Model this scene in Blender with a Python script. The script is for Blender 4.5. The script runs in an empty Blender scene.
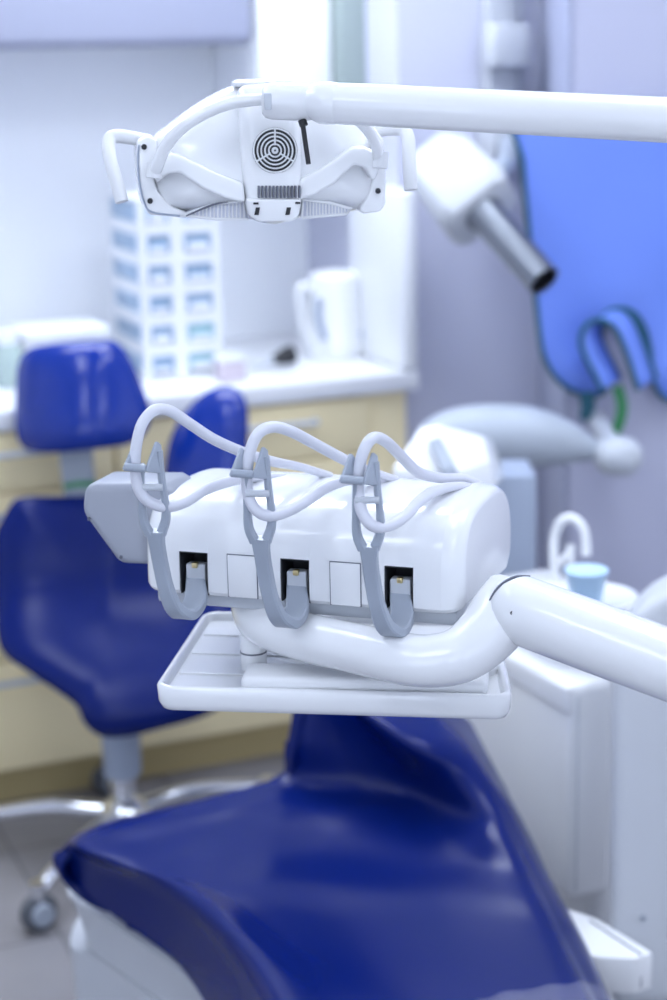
import bpy, bmesh, math, random
from mathutils import Vector, Matrix
random.seed(4)
PI = math.pi
scene = bpy.context.scene
COL = scene.collection
# ------------------------------------------------------------------ camera
FPX = 1800.0
PITCH, ROLL = math.radians(14.2), math.radians(1.25)
CAM = Vector((0, 0, 1.67))
RM = Matrix.Rotation(PI/2 - PITCH, 3, 'X') @ Matrix.Rotation(-ROLL, 3, 'Z')
RI = RM.inverted()
cd = bpy.data.cameras.new('camera'); cam = bpy.data.objects.new('camera', cd); COL.objects.link(cam)
cd.sensor_fit = 'VERTICAL'; cd.sensor_height = 36; cd.sensor_width = 24; cd.lens = 36*FPX/1000
cam.matrix_world = Matrix.Translation(CAM) @ RM.to_4x4()
cd.dof.use_dof = True; cd.dof.focus_distance = 1.85; cd.dof.aperture_fstop = 3.0
cd.clip_start = .05
scene.camera = cam

def P(px, py, d):
    return CAM + RM @ Vector(((px-333.5)/FPX*d, -(py-500)/FPX*d, -d))
def ray(px, py): return RM @ Vector(((px-333.5)/FPX, -(py-500)/FPX, -1))
def Pz(px, py, z):
    r = ray(px, py); return CAM + r*((z-CAM.z)/r.z)
def PY(px, py, Y):
    r = ray(px, py); return CAM + r*(Y/r.y)
def proj(p):
    q = RI @ (Vector(p)-CAM); return (333.5-q.x/q.z*FPX, 500+q.y/q.z*FPX, -q.z)
def solve(fn, px, a, b):
    fa = proj(fn(a))[0]-px
    for _ in range(50):
        m = (a+b)/2; fm = proj(fn(m))[0]-px
        if (fm > 0) == (fa > 0): a, fa = m, fm
        else: b = m
    return (a+b)/2

# ------------------------------------------------------------------ materials
def mat(name, rgb, rough=.4, metal=0, coat=0, trans=0, alpha=1, emit=None, bump=None, noise=None, ior=1.45, sheen=0):
    m = bpy.data.materials.new(name); m.use_nodes = True
    nt = m.node_tree; b = nt.nodes['Principled BSDF']
    c = (*rgb, 1)
    b.inputs['Base Color'].default_value = c
    b.inputs['Roughness'].default_value = rough; b.inputs['Metallic'].default_value = metal
    b.inputs['Coat Weight'].default_value = coat; b.inputs['Coat Roughness'].default_value = .12
    b.inputs['Transmission Weight'].default_value = trans; b.inputs['Alpha'].default_value = alpha
    b.inputs['IOR'].default_value = ior; b.inputs['Sheen Weight'].default_value = sheen
    if emit:
        b.inputs['Emission Color'].default_value = (*emit[0], 1); b.inputs['Emission Strength'].default_value = emit[1]
    tc = nt.nodes.new('ShaderNodeTexCoord')
    sc, amt = noise or (6, .03)
    n = nt.nodes.new('ShaderNodeTexNoise'); n.inputs['Scale'].default_value = sc; n.inputs['Detail'].default_value = 3
    nt.links.new(tc.outputs['Object'], n.inputs['Vector'])
    mx = nt.nodes.new('ShaderNodeMix'); mx.data_type = 'RGBA'
    mx.inputs[6].default_value = (*[v*(1-amt) for v in rgb], 1); mx.inputs[7].default_value = (*[min(1, v*(1+amt)) for v in rgb], 1)
    nt.links.new(n.outputs['Fac'], mx.inputs[0]); nt.links.new(mx.outputs[2], b.inputs['Base Color'])
    if bump:
        n2 = nt.nodes.new('ShaderNodeTexNoise'); n2.inputs['Scale'].default_value = bump[0]; n2.inputs['Detail'].default_value = 2
        nt.links.new(tc.outputs['Object'], n2.inputs['Vector'])
        bp = nt.nodes.new('ShaderNodeBump'); bp.inputs['Strength'].default_value = bump[1]; bp.inputs['Distance'].default_value = .002
        nt.links.new(n2.outputs['Fac'], bp.inputs['Height']); nt.links.new(bp.outputs['Normal'], b.inputs['Normal'])
    return m
def srgb(r, g, b):
    f = lambda v: (v/255/12.92 if v <= 10 else ((v/255+.055)/1.055)**2.4)
    return (f(r), f(g), f(b))
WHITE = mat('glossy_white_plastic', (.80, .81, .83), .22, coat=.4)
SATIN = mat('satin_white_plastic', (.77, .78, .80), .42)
PALEGREY = mat('pale_grey_plastic', (.52, .55, .60), .38)
GREY = mat('grey_plastic', (.33, .37, .44), .35, coat=.2)
BLUEGREY = mat('blue_grey_panel', (.33, .38, .48), .5)
BOXGREY = mat('control_box_grey', (.31, .33, .39), .35)
ARMGREY = mat('arm_cover_grey', (.40, .44, .50), .45)
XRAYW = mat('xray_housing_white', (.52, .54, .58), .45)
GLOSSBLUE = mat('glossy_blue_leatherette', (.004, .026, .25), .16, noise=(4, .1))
HOSE = mat('white_hose_rubber', (.66, .67, .74), .38)
BLACK = mat('black_plastic', (.012, .013, .018), .4)
DARK = mat('dark_recess', (.02, .022, .028), .6)
SEAM = mat('seam_grey', (.12, .13, .17), .6)
LEATHER = mat('blue_leatherette', (.004, .028, .27), .24, coat=.0, bump=(260, .1), noise=(4, .10))
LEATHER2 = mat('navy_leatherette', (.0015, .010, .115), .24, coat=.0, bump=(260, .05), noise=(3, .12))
CHROME = mat('chrome', (.75, .76, .79), .12, metal=1)
STEEL = mat('brushed_steel', (.25, .27, .31), .3, metal=1)
BRASS = mat('brass', (.75, .62, .32), .3, metal=1)
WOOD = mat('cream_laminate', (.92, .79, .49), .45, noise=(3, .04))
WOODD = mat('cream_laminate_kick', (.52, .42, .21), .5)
COUNTER = mat('white_worktop', (.80, .81, .84), .3)
for _m in (LEATHER, LEATHER2): _m.node_tree.nodes['Principled BSDF'].inputs['Specular IOR Level'].default_value = .24
APRON = mat('blue_vinyl', (.16, .27, .80), .5, bump=(40, .1))
TEAL = mat('teal_binding', (.008, .085, .13), .6)
GREEN = mat('green_strap', (.03, .20, .07), .6)
CUP = mat('blue_translucent_plastic', (.55, .76, .95), .3)
CLEAR = mat('clear_film', (.85, .85, .95), .15, alpha=.06)
FROST = mat('frosted_drawer_plastic', (.33, .46, .62), .35)
FROSTT = mat('frosted_teal_plastic', (.38, .60, .66), .35)
FRAME = mat('white_drawer_frame', (.80, .82, .86), .4)
LENS = mat('ribbed_lens', (.60, .62, .72), .2)
RUBBER = mat('grey_caster_rubber', (.10, .11, .13), .6)
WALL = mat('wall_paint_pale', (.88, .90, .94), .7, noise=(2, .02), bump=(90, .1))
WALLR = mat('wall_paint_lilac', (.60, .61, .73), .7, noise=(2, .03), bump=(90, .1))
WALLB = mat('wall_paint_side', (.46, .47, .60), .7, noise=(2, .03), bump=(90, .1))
WALLSHADE = mat('wall_paint_grey_lilac', (.36, .38, .50), .7)  # darker wall colour that paints in the shade of the return face
CEIL = mat('ceiling_paint', (.8, .8, .82), .8)
CABLILAC = mat('grey_lilac_door', (.40, .42, .54), .5)
CABGREEN = mat('grey_green_panel', (.33, .39, .38), .5)
JAR = mat('greenish_glass', (.42, .52, .50), .2)

# ------------------------------------------------------------------ object helpers
ROOTLOC = {}
def prop(o, label=None, cat=None, group=None, kind=None):
    if label: o['label'] = label
    if cat: o['category'] = cat
    if group: o['group'] = group
    if kind: o['kind'] = kind
    return o
def thing(name, label, cat, loc, group=None):
    o = bpy.data.objects.new(name, None); COL.objects.link(o); o.location = loc
    o.empty_display_size = .1
    ROOTLOC[o] = Vector(loc); return prop(o, label, cat, group)
class MB:
    def __init__(s): s.v = []; s.f = []; s.m = []
    def add(s, vs, fs, mi=0):
        k = len(s.v); s.v += [Vector(v) for v in vs]
        s.f += [tuple(i+k for i in f) for f in fs]; s.m += [mi]*len(fs); return s
    def bm(s, b, mi=0):
        b.verts.index_update(); s.add([v.co.copy() for v in b.verts], [[v.index for v in f.verts] for f in b.faces], mi); b.free(); return s
    def build(s, name, mats, parent=None, angle=38, label=None, solid=None, origin=None, solid_dir=None):
        if not isinstance(mats, (list, tuple)): mats = [mats]
        if parent is not None: off = ROOTLOC[parent]
        elif origin is not None: off = Vector(origin)
        else:
            xs = [v.x for v in s.v]; ys = [v.y for v in s.v]; zs = [v.z for v in s.v]
            off = Vector(((min(xs)+max(xs))/2, (min(ys)+max(ys))/2, min(zs)))
        me = bpy.data.meshes.new(name); me.from_pydata([v-off for v in s.v], [], s.f)
        for m in mats: me.materials.append(m)
        me.polygons.foreach_set('material_index', s.m)
        b = bmesh.new(); b.from_mesh(me); bmesh.ops.recalc_face_normals(b, faces=b.faces); b.to_mesh(me); b.free()
        me.polygons.foreach_set('use_smooth', [True]*len(me.polygons))
        me.set_sharp_from_angle(angle=math.radians(angle)); me.update()
        o = bpy.data.objects.new(name, me); COL.objects.link(o)
        if parent is not None: o.parent = parent; ROOTLOC[o] = off
        else: o.location = off; ROOTLOC[o] = off
        if solid:
            nz = sum((p.normal*p.area for p in me.polygons), Vector())
            want = solid_dir if solid_dir is not None else Z
            if nz.dot(want) < 0: me.flip_normals()
            md = o.modifiers.new('thickness', 'SOLIDIFY'); md.thickness = solid; md.offset = -1
        if label: o['label'] = label
        return o
X, Y, Z = Vector((1, 0, 0)), Vector((0, 1, 0)), Vector((0, 0, 1))
def box(mb, o, a, b, c, ra, rb, rc, bev=0, mi=0, seg=2):
    """box in frame o + a,b,c with ranges"""
    bm_ = bmesh.new(); bmesh.ops.create_cube(bm_, size=1)
    for v in bm_.verts:
        t = [(ra, rb, rc)[i][0] + (v.co[i]+.5)*((ra, rb, rc)[i][1]-(ra, rb, rc)[i][0]) for i in range(3)]
        v.co = Vector(o) + a*t[0] + b*t[1] + c*t[2]
    bmesh.ops.recalc_face_normals(bm_, faces=bm_.faces)
    if bev: bmesh.ops.bevel(bm_, geom=list(bm_.edges), offset=bev, segments=seg, profile=.5, affect='EDGES')
    mb.bm(bm_, mi); return mb
def cat(pts, n=8, closed=False):
    """Catmull-Rom through tuples"""
    pts = [Vector(p) for p in pts]; out = []
    N = len(pts); rng = range(N if closed else N-1)
    for i in rng:
        if closed: p0, p1, p2, p3 = pts[i-1], pts[i], pts[(i+1) % N], pts[(i+2) % N]
        else:
            p1, p2 = pts[i], pts[i+1]; p0 = pts[i-1] if i else p1*2-p2; p3 = pts[i+2] if i+2 < N else p2*2-p1
        for k in range(n):
            t = k/n
            out.append(.5*((2*p1)+(p2-p0)*t+(2*p0-5*p1+4*p2-p3)*t*t+(3*p1-p0-3*p2+p3)*t**3))
    if not closed: out.append(pts[-1])
    return out
def tube(mb, pts, r, n=14, smooth=8, mi=0, caps=True, closed=False, r2=None):
    """r number or list per control point"""
    if isinstance(r, (int, float)): r = [r]*len(pts)
    rr = [Vector((a, 0, 0)) for a in r]
    pts = [Vector(p) for p in pts]
    if smooth > 1: pts = cat(pts, smooth, closed); rr = [Vector((a, 0, 0)) for a in r]; rr = cat(rr, smooth, closed)
    rad = [a.x for a in rr]
    N = len(pts); T = []
    for i in range(N):
        if closed: t = pts[(i+1) % N]-pts[i-1]
        else: t = pts[min(i+1, N-1)]-pts[max(i-1, 0)]
        T.append(t.normalized())
    u = T[0].orthogonal().normalized(); vs = []; fs = []
    for i in range(N):
        u = (u - T[i]*u.dot(T[i])).normalized(); w = T[i].cross(u)
        for k in range(n):
            a = 2*PI*k/n; vs.append(pts[i] + (u*math.cos(a)+w*math.sin(a))*rad[i])
    for i in range(N if closed else N-1):
        j = (i+1) % N
        for k in range(n):
            fs.append((i*n+k, i*n+(k+1) % n, j*n+(k+1) % n, j*n+k))
    if caps and not closed: fs += [tuple(range(n)), tuple((N-1)*n+k for k in range(n))]
    mb.add(vs, fs, mi); return mb
def lathe(mb, o, prof, axis=Z, n=28, mi=0):
    """prof [(r,h)] around axis at o"""
    u = axis.orthogonal().normalized(); w = axis.cross(u); vs = []; fs = []
    for r, h in prof:
        for k in range(n):
            a = 2*PI*k/n; vs.append(Vector(o)+axis*h+(u*math.cos(a)+w*math.sin(a))*r)
    for i in range(len(prof)-1):
        for k in range(n): fs.append((i*n+k, i*n+(k+1) % n, (i+1)*n+(k+1) % n, (i+1)*n+k))
    fs += [tuple(range(n)), tuple((len(prof)-1)*n+k for k in range(n))]
    mb.add(vs, fs, mi); return mb
def strap(mb, pts, ws, th, W, smooth=6, mi=0):
    """rectangular-section sweep, width along W"""
    P3 = cat(pts, smooth); ww = [a.x for a in cat([Vector((w, 0, 0)) for w in ws], smooth)]
    N = len(P3); vs = []; fs = []; W = W.normalized(); e = min(th*.28, .0018)
    for i in range(N):
        t = (P3[min(i+1, N-1)]-P3[max(i-1, 0)]).normalized()
        w = (W - t*W.dot(t)).normalized(); nn = t.cross(w).normalized()
        a, b = ww[i]/2, th/2
        for x, y in ((-a+e, -b), (a-e, -b), (a, -b+e), (a, b-e), (a-e, b), (-a+e, b), (-a, b-e), (-a, -b+e)):
            vs.append(P3[i]+w*x+nn*y)
    for i in range(N-1):
        for k in range(8): fs.append((i*8+k, i*8+(k+1) % 8, (i+1)*8+(k+1) % 8, (i+1)*8+k))
    fs += [tuple(range(8)), tuple((N-1)*8+k for k in range(8))]
    mb.add(vs, fs, mi); return mb
def prism(mb, pts, ext, bev=0, mi=0, seg=2):
    """closed polygon of 3D points extruded by ext vector, bevelled"""
    b = bmesh.new(); n = len(pts)
    v0 = [b.verts.new(Vector(p)) for p in pts]; v1 = [b.verts.new(Vector(p)+ext) for p in pts]
    b.faces.new(v0); b.faces.new(v1[::-1])
    for i in range(n): b.faces.new((v0[i], v1[i], v1[(i+1) % n], v0[(i+1) % n]))
    bmesh.ops.recalc_face_normals(b, faces=b.faces)
    if bev:
        ed = [e for e in b.edges if e.calc_face_angle(0) > .5]
        bmesh.ops.bevel(b, geom=ed, offset=bev, segments=seg, profile=.5, affect='EDGES')
    bmesh.ops.triangulate(b, faces=[f for f in b.faces if len(f.verts) > 4])
    mb.bm(b, mi); return mb
def pillow(mb, outline, dfn, tf, tb, p=3.0, q=.5, center=None, rings=14, smooth=4, mi=0, crown=0):
    """star-shaped px outline -> rounded cushion. dfn(px,py) mid depth; tf toward camera, tb away."""
    o = [(a.x, a.y) for a in cat([Vector((x, y, 0)) for x, y in outline], smooth, True)]
    cx, cy = center or (sum(a for a, _ in o)/len(o), sum(b for _, b in o)/len(o)); N = len(o)
    vs = []; fs = []
    for side, T in ((1, tf), (-1, tb)):
        base = len(vs)
        for i in range(rings+1):
            s = math.sin(i/rings*PI/2)
            h = T*max(0, 1-s**p)**q + (crown*(1-s*s) if side == 1 else 0)
            for x, y in o:
                px, py = cx+(x-cx)*s, cy+(y-cy)*s
                vs.append(P(px, py, dfn(px, py)-side*h))
        for i in range(rings):
            for k in range(N):
                fs.append((base+i*N+k, base+i*N+(k+1) % N, base+(i+1)*N+(k+1) % N, base+(i+1)*N+k))
    b = bmesh.new(); bv = [b.verts.new(v) for v in vs]
    for f in fs:
        try: b.faces.new([bv[i] for i in f])
        except ValueError: pass
    bmesh.ops.remove_doubles(b, verts=b.verts, dist=1e-5)
    mb.bm(b, mi); return mb
def struct(name, mb, m, **k): return prop(mb.build(name, m, **k), kind='structure')

# ------------------------------------------------------------------ room
F0, F1 = Pz(0, 803, 0), Pz(285, 752, 0)
E = (F1-F0).normalized(); N_ = Vector((-E.y, E.x, 0))
KO = F1.copy()
def W(s, t, z): return KO + E*s + N_*t + Z*z      # t=0 at the kick face; cabinet fronts at t=-.05
s_end = solve(lambda s: W(s, -.07, .92), 417, -1, 2)
BACKT = .60
m = MB(); box(m, (0, 0, 0), X, Y, Z, (-3.2, 3.2), (-1.5, 6.5), (-.05, 0))
fl = bpy.data.materials.new('grey_floor_tiles'); fl.use_nodes = True; nt = fl.node_tree; b = nt.nodes['Principled BSDF']
tc = nt.nodes.new('ShaderNodeTexCoord'); mp = nt.nodes.new('ShaderNodeMapping'); mp.inputs['Rotation'].default_value = (0, 0, -math.atan2(E.y, E.x)+.0)
mp.inputs['Location'].default_value = (.12, .2, 0)
bk = nt.nodes.new('ShaderNodeTexBrick'); bk.offset = 0; bk.inputs['Scale'].default_value = 1; bk.inputs['Brick Width'].default_value = .42; bk.inputs['Row Height'].default_value = .42
bk.inputs['Mortar Size'].default_value = .004; bk.inputs['Color1'].default_value = (.27, .26, .28, 1); bk.inputs['Color2'].default_value = (.30, .29, .31, 1); bk.inputs['Mortar'].default_value = (.15, .145, .16, 1)
ns = nt.nodes.new('ShaderNodeTexNoise'); ns.inputs['Scale'].default_value = 5; ns.inputs['Detail'].default_value = 6
mx = nt.nodes.new('ShaderNodeMix'); mx.data_type = 'RGBA'; mx.blend_type = 'MULTIPLY'; mx.inputs[0].default_value = .35
nt.links.new(tc.outputs['Object'], mp.inputs['Vector']); nt.links.new(mp.outputs['Vector'], bk.inputs['Vector']); nt.links.new(tc.outputs['Object'], ns.inputs['Vector'])
nt.links.new(bk.outputs['Color'], mx.inputs[6]); nt.links.new(ns.outputs['Fac'], mx.inputs[7]); nt.links.new(mx.outputs[2], b.inputs['Base Color'])
b.inputs['Roughness'].default_value = .45
struct('floor', m, fl, origin=(0, 0, 0))
m = MB(); box(m, (0, 0, 0), X, Y, Z, (-3.2, 3.2), (-1.5, 6.5), (2.7, 2.75)); struct('ceiling', m, CEIL)
m = MB(); box(m, KO, E, N_, Z, (-2.6, s_end+.001), (BACKT+.002, BACKT+.1), (0, 2.7)); struct('wall_back', m, WALL)
# alcove return + wall A (behind the x-ray column)
A_T = .02
sA = s_end+.002
m = MB(); box(m, KO, E, N_, Z, (sA, sA+.10), (A_T+.101, BACKT+.1), (0, 2.7))
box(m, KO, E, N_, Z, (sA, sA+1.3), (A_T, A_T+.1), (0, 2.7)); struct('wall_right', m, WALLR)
# nearer wall B on the right with its return face
BY = 3.98
B0 = PY(573, 200, BY); B1 = Vector((B0.x-.012, 4.5, 0))
m = MB()
prism(m, [Vector((B0.x, B0.y, 0)), Vector((B0.x+1.9, B0.y+.25, 0)), Vector((B0.x+1.9, B0.y+.8, 0)), Vector((B1.x, W(0, A_T, 0).y+(.5), 0))], Z*2.7)
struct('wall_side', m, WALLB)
m = MB(); prism(m, [Vector((B0.x-.014, B0.y+.012, 0)), Vector((B0.x-.002, B0.y+.012, 0)), Vector((B1.x-.002, B0.y+.5, 0)), Vector((B1.x-.014, B0.y+.5, 0))], Z*2.7)  # thin dark sheet painting shade on the return face turned from the light
struct('trim_1', m, WALLSHADE)
m = MB(); box(m, (0, 0, 0), X, Y, Z, (-2.7, -2.6), (-1.5, 4.5), (0, 2.7)); struct('wall_left', m, WALL)

PANEGLOW = mat('window_daylight', (.9, .95, 1), .5, emit=((.74, .84, 1.0), 4.5))
wx = [(-1.75, -1.35), (-.75, -.35), (.35, .75), (1.35, 1.75)]; FY = -1.5  # glowing windows added behind the camera to put streaks on the headrest
m = MB(); xs_ = [-2.7]+[v for w_ in wx for v in w_]+[3.2]
for a, b9 in zip(xs_[0::2], xs_[1::2]): box(m, (0, 0, 0), X, Y, Z, (a, b9), (FY-.1, FY), (0, 2.7))
for a, b9 in wx: box(m, (0, 0, 0), X, Y, Z, (a, b9), (FY-.1, FY), (0, .9)); box(m, (0, 0, 0), X, Y, Z, (a, b9), (FY-.1, FY), (2.4, 2.7))
struct('wall_front', m, WALL)
for i, (a, b9) in enumerate(wx):
    m = MB()
    for q in ((a, a+.03, .9, 2.4), (b9-.03, b9, .9, 2.4), (a+.03, b9-.03, .9, .93), (a+.03, b9-.03, 2.37, 2.4)): box(m, (0, 0, 0), X, Y, Z, q[:2], (FY-.06, FY+.01), q[2:])
    wo = struct('window_%d' % (i+1), m, SATIN)
    m = MB(); box(m, (0, 0, 0), X, Y, Z, (a+.03, b9-.03), (FY-.05, FY-.04), (.93, 2.37)); m.build('pane', PANEGLOW, wo)
# ------------------------------------------------------------------ base cabinets
def cabinet(s0, s1, label, rows):
    t = thing('base_cabinet', label, 'cabinet', W((s0+s1)/2, .25, 0), 'cream base cabinets under the worktop')
    m = MB(); box(m, KO, E, N_, Z, (s0, s1), (-.045, BACKT), (.095, .88), .002)
    m.build('carcass', WOOD, t)
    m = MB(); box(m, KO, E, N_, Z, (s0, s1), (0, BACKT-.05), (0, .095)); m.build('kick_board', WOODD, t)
    for z0, z1, h in rows:
        m = MB(); box(m, KO, E, N_, Z, (s0+.004, s1-.004), (-.066, -.045), (z0+.003, z1-.003), .002)
        d = m.build('drawer', WOOD, t)
        if h:
            m = MB(); L = (s1-s0)*.27; c = (s0+s1)/2; zz = z1-.045
            tube(m, [W(c-L, -.066, zz), W(c-L, -.09, zz), W(c+L, -.09, zz), W(c+L, -.066, zz)], .007, smooth=1)
            m.build('handle', PALEGREY, d)
    return t
s_a = solve(lambda s: W(s, -.066, .8), 371, -1, 2)
rows = [(.74, .875, 1), (.60, .74, 1), (.36, .60, 1), (.10, .36, 1)]
cabinet(s_a-.62, s_a, 'cream drawer cabinet right behind the white instrument head, beside the filler panel', rows)
cabinet(s_a-1.24, s_a-.62, 'cream drawer cabinet behind the blue stool, middle of the run', rows)
cabinet(s_a-1.90, s_a-1.24, 'cream drawer cabinet at the left edge behind the stool backrest', rows)
m = MB(); box(m, KO, E, N_, Z, (s_a+.002, s_end-.02), (-.05, BACKT), (0, .88), .002)
prop(m.build('filler_panel', WOOD), 'plain cream filler panel closing the right end of the cabinets', 'panel')
m = MB(); box(m, KO, E, N_, Z, (-2.2, s_end), (-.085, BACKT), (.881, .925), .004)
prop(m.build('worktop', COUNTER), 'long white worktop over the cream cabinets', 'worktop')
m = MB(); box(m, KO, E, N_, Z, (s_end-.04, s_end), (-.085, .235), (.926, 1.345), .012, seg=3)
prop(m.build('end_panel', WHITE), 'white upright screen panel at right end of worktop', 'panel')
# wall cabinets (bottoms hidden behind the lamp)
s_c = solve(lambda s: W(s, .25, 1.9), 249, -2, 2)
t = thing('wall_cabinet', 'grey lilac hanging cupboards across the top left of the photo', 'cabinet', W(s_c-1, .4, 1.68))
m = MB(); box(m, KO, E, N_, Z, (-2.2, s_c), (.27, BACKT), (1.675, 2.45), .003); m.build('carcass', CABLILAC, t)
for k in range(3):
    m = MB(); box(m, KO, E, N_, Z, (s_c-.68*(k+1)+.003, s_c-.68*k-.003), (.25, .269), (1.69, 2.44), .002); m.build('door', CABLILAC, t)
s_d = solve(lambda s: W(s, .25, 1.9), 256, -2, 2); s_e = solve(lambda s: W(s, .25, 1.9), 330, -2, 2); s_f = solve(lambda s: W(s, .2, 1.9), 378, -2, 2)
t = thing('wall_cabinet', 'narrow white wall cupboard above the surgical lamp', 'cabinet', W((s_d+s_e)/2, .4, 1.55))
m = MB(); box(m, KO, E, N_, Z, (s_d, s_e), (.27, BACKT), (1.47, 1.86), .004); m.build('carcass', WALL, t)
m = MB(); box(m, KO, E, N_, Z, (s_d+.003, s_e-.003), (.25, .269), (1.475, 1.855), .003); m.build('door', WALL, t)
m = MB(); box(m, KO, E, N_, Z, (s_e+.002, s_f), (.20, BACKT), (1.47, 2.6), .004)
prop(m.build('tall_post_panel', CABGREEN), 'grey green upright panel behind the lamp arm', 'panel')

# ------------------------------------------------------------------ things on the worktop
CT = .926
def onW(px, t): return solve(lambda s: W(s, t, CT), px, -3, 2)
# drawer tower
sx0 = onW(146, .10); sx1 = onW(224, .10)
t = thing('drawer_tower', 'translucent white plastic drawer tower with blue contents on the worktop', 'drawer tower', W((sx0+sx1)/2, .2, CT))
m = MB(); HT = .415; cols = [(sx0, (sx0*.53+sx1*.47)), ((sx0*.53+sx1*.47), sx1)]
box(m, KO, E, N_, Z, (sx0, sx1), (.10, .36), (CT, CT+.008)); box(m, KO, E, N_, Z, (sx0, sx1), (.10, .36), (CT+HT-.008, CT+HT), .002)
nr = 6
for k in range(1, nr): z = CT+HT*k/nr; box(m, KO, E, N_, Z, (sx0, sx1), (.10, .36), (z-.013, z+.013))
for s, h_ in ((sx0+.009, .009), (cols[1][0], .016), (sx1-.009, .009)): box(m, KO, E, N_, Z, (s-h_, s+h_), (.0995, .12), (CT, CT+HT)); box(m, KO, E, N_, Z, (s-.006, s+.006), (.34, .36), (CT, CT+HT))
m.build('frame', FRAME, t)
for k in range(nr):
    for c, (a, b2) in enumerate(cols):
        m = MB(); z0 = CT+HT*k/nr+.0135; z1 = CT+HT*(k+1)/nr-.0135
        box(m, KO, E, N_, Z, (a+.006, b2-.006), (.108, .34), (z0, z1), .004)
        d = m.build('drawer', FROSTT if (c == 1 and k < 2) else FROST, t)
        m = MB(); box(m, KO, E, N_, Z, (a+.026, b2-.026), (.098, .108), (z0+.002, z0+(.02 if (k+c) % 2 else .014)), .002); m.build('pull', FRAME, d)
# kettle
c = W(onW(336, .22), .22, CT); t = thing('kettle', 'white jug kettle with dark grip at the right end of worktop', 'kettle', c)
m = MB(); lathe(m, c, [(.075, 0), (.079, .01), (.077, .03), (.066, .17), (.063, .195), (.05, .205), (.02, .21)]); m.build('body', SATIN, t)
m = MB(); tube(m, [c-E*.066+Z*.17, c-E*.088+Z*.175, c-E*.092+Z*.14, c-E*.083+Z*.06, c-E*.07+Z*.04], .011); m.build('handle', SATIN, t)
m = MB(); tube(m, [c-E*.062-N_*.045+Z*.15, c-E*.064-N_*.048+Z*.10, c-E*.052-N_*.058+Z*.05], .009); m.build('water_gauge', BLUEGREY, t)
m = MB(); tube(m, [c+E*.05+Z*.17, c+E*.062+Z*.185, c+E*.078+Z*.2], [.02, .017, .009]); m.build('spout', SATIN, t)
m = MB(); tube(m, [c+E*.045-N_*.055+Z*.055, c+E*.05-N_*.064+Z*.055], .012, smooth=1); m.build('switch', BLUEGREY, t)
# dark-tipped hand tool
a0 = W(onW(252, .1), .10, CT+.012); a1 = W(onW(296, .1), .12, CT+.03)
t = thing('hand_tool', 'slim tool with black tip lying beside the white kettle', 'tool', (a0+a1)/2-Z*.02)
m = MB(); tube(m, [a0, a0*.5+a1*.5], [.006, .010]); m.build('shaft', PALEGREY, t)
m = MB(); tube(m, [a0*.5+a1*.5, a0*.2+a1*.8, a1], [.010, .02, .022]); m.build('tip', BLACK, t)
# small box, tray, jar
c = W(onW(230, .03), .03, CT); m = MB(); box(m, c, E, N_, Z, (-.03, .03), (-.03, .03), (0, .045), .005)
t = thing('small_carton', 'small pinkish white carton at the foot of drawer tower', 'box', c); m.build('body', mat('pinkish_card', (.62, .55, .62), .6), t)
m = MB(); box(m, c, E, N_, Z, (-.031, .031), (-.031, .031), (.045, .055), .003); m.build('lid', FRAME, t)
c = W(onW(10, .2), .2, CT); t = thing('glass_jar', 'pale green glass jar on the worktop at the left edge', 'jar', c)
m = MB(); lathe(m, c, [(.028, 0), (.032, .01), (.032, .085), (.024, .1)]); m.build('body', JAR, t)
m = MB(); lathe(m, c, [(.026, .1), (.026, .125), (.022, .128)]); m.build('lid', FRAME, t)
c = W(onW(62, .25), .25, CT); t = thing('instrument_carton', 'low white carton on the worktop behind the stool headrest', 'box', c)
m = MB(); box(m, c, E, N_, Z, (-.10, .10), (-.07, .07), (0, .10), .01); m.build('body', SATIN, t)
m = MB(); box(m, c, E, N_, Z, (-.103, .103), (-.073, .073), (.10, .125), .008); m.build('lid', FRAME, t)

# ------------------------------------------------------------------ x-ray set on wall A
Acol = solve(lambda s: W(s, A_T, 1.8), 493, 0, 2)
t = thing('xray_unit', 'white wall mounted dental x-ray head with steel cone', 'x-ray unit', W(Acol, -.1, 1.2))
fr = E; 
m = MB(); box(m, KO, E, N_, Z, (Acol-.036, Acol+.036), (A_T-.05, A_T), (1.42, 2.55), .006); m.build('wall_rail', XRAYW, t)
zb = PY(490, 47, W(Acol, A_T-.1, 0).y).z
m = MB(); box(m, KO, E, N_, Z, (Acol-.060, Acol+.036), (A_T-.12, A_T-.05), (zb-.045, zb+.05), .01); m.build('junction_box', XRAYW, t)
m = MB(); tube(m, [W(Acol+.05, A_T-.03, 2.5), W(Acol+.055, A_T-.03, zb), W(Acol+.045, A_T-.03, 1.5)], .006); m.build('cable', PALEGREY, t)
m = MB(); box(m, KO, E, N_, Z, (Acol-.05, Acol+.055), (A_T-.10, A_T-.0), (1.40, 1.50), .008); m.build('bracket', XRAYW, t)
XD = 3.72
hc = P(462, 192, XD)
axis = (P(548, 284, XD-.10)-P(478, 212, XD-.0)).normalized()    # cone direction
m = MB(); tube(m, [W(Acol, A_T-.08, 1.44), P(505, 165, XD+.1), P(480, 175, XD+.04)], [.022, .02, .02]); m.build('neck', GREY, t)
cs = P(484, 214, XD-.02); ce = P(544, 281, XD-.12); ax = (ce-cs).normalized(); Lc = (ce-cs).length
b1 = RM @ Vector((.72, .69, 0)); b1 = (b1-ax*b1.dot(ax)).normalized(); b2_ = ax.cross(b1)
m = MB(); bm_ = bmesh.new(); lay_ = []
for h, f, o_ in ((-.20, .60, 0), (-.15, .90, 0), (-.03, 1.0, 0), (-.002, .92, 0)):
    lay_.append([bm_.verts.new(cs+ax*h+b1*(x*.083*f)+b2_*(y*.070*f)) for x, y in ((-1, -.7), (-.7, -1), (.7, -1), (1, -.7), (1, .7), (.7, 1), (-.7, 1), (-1, .7))])
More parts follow.
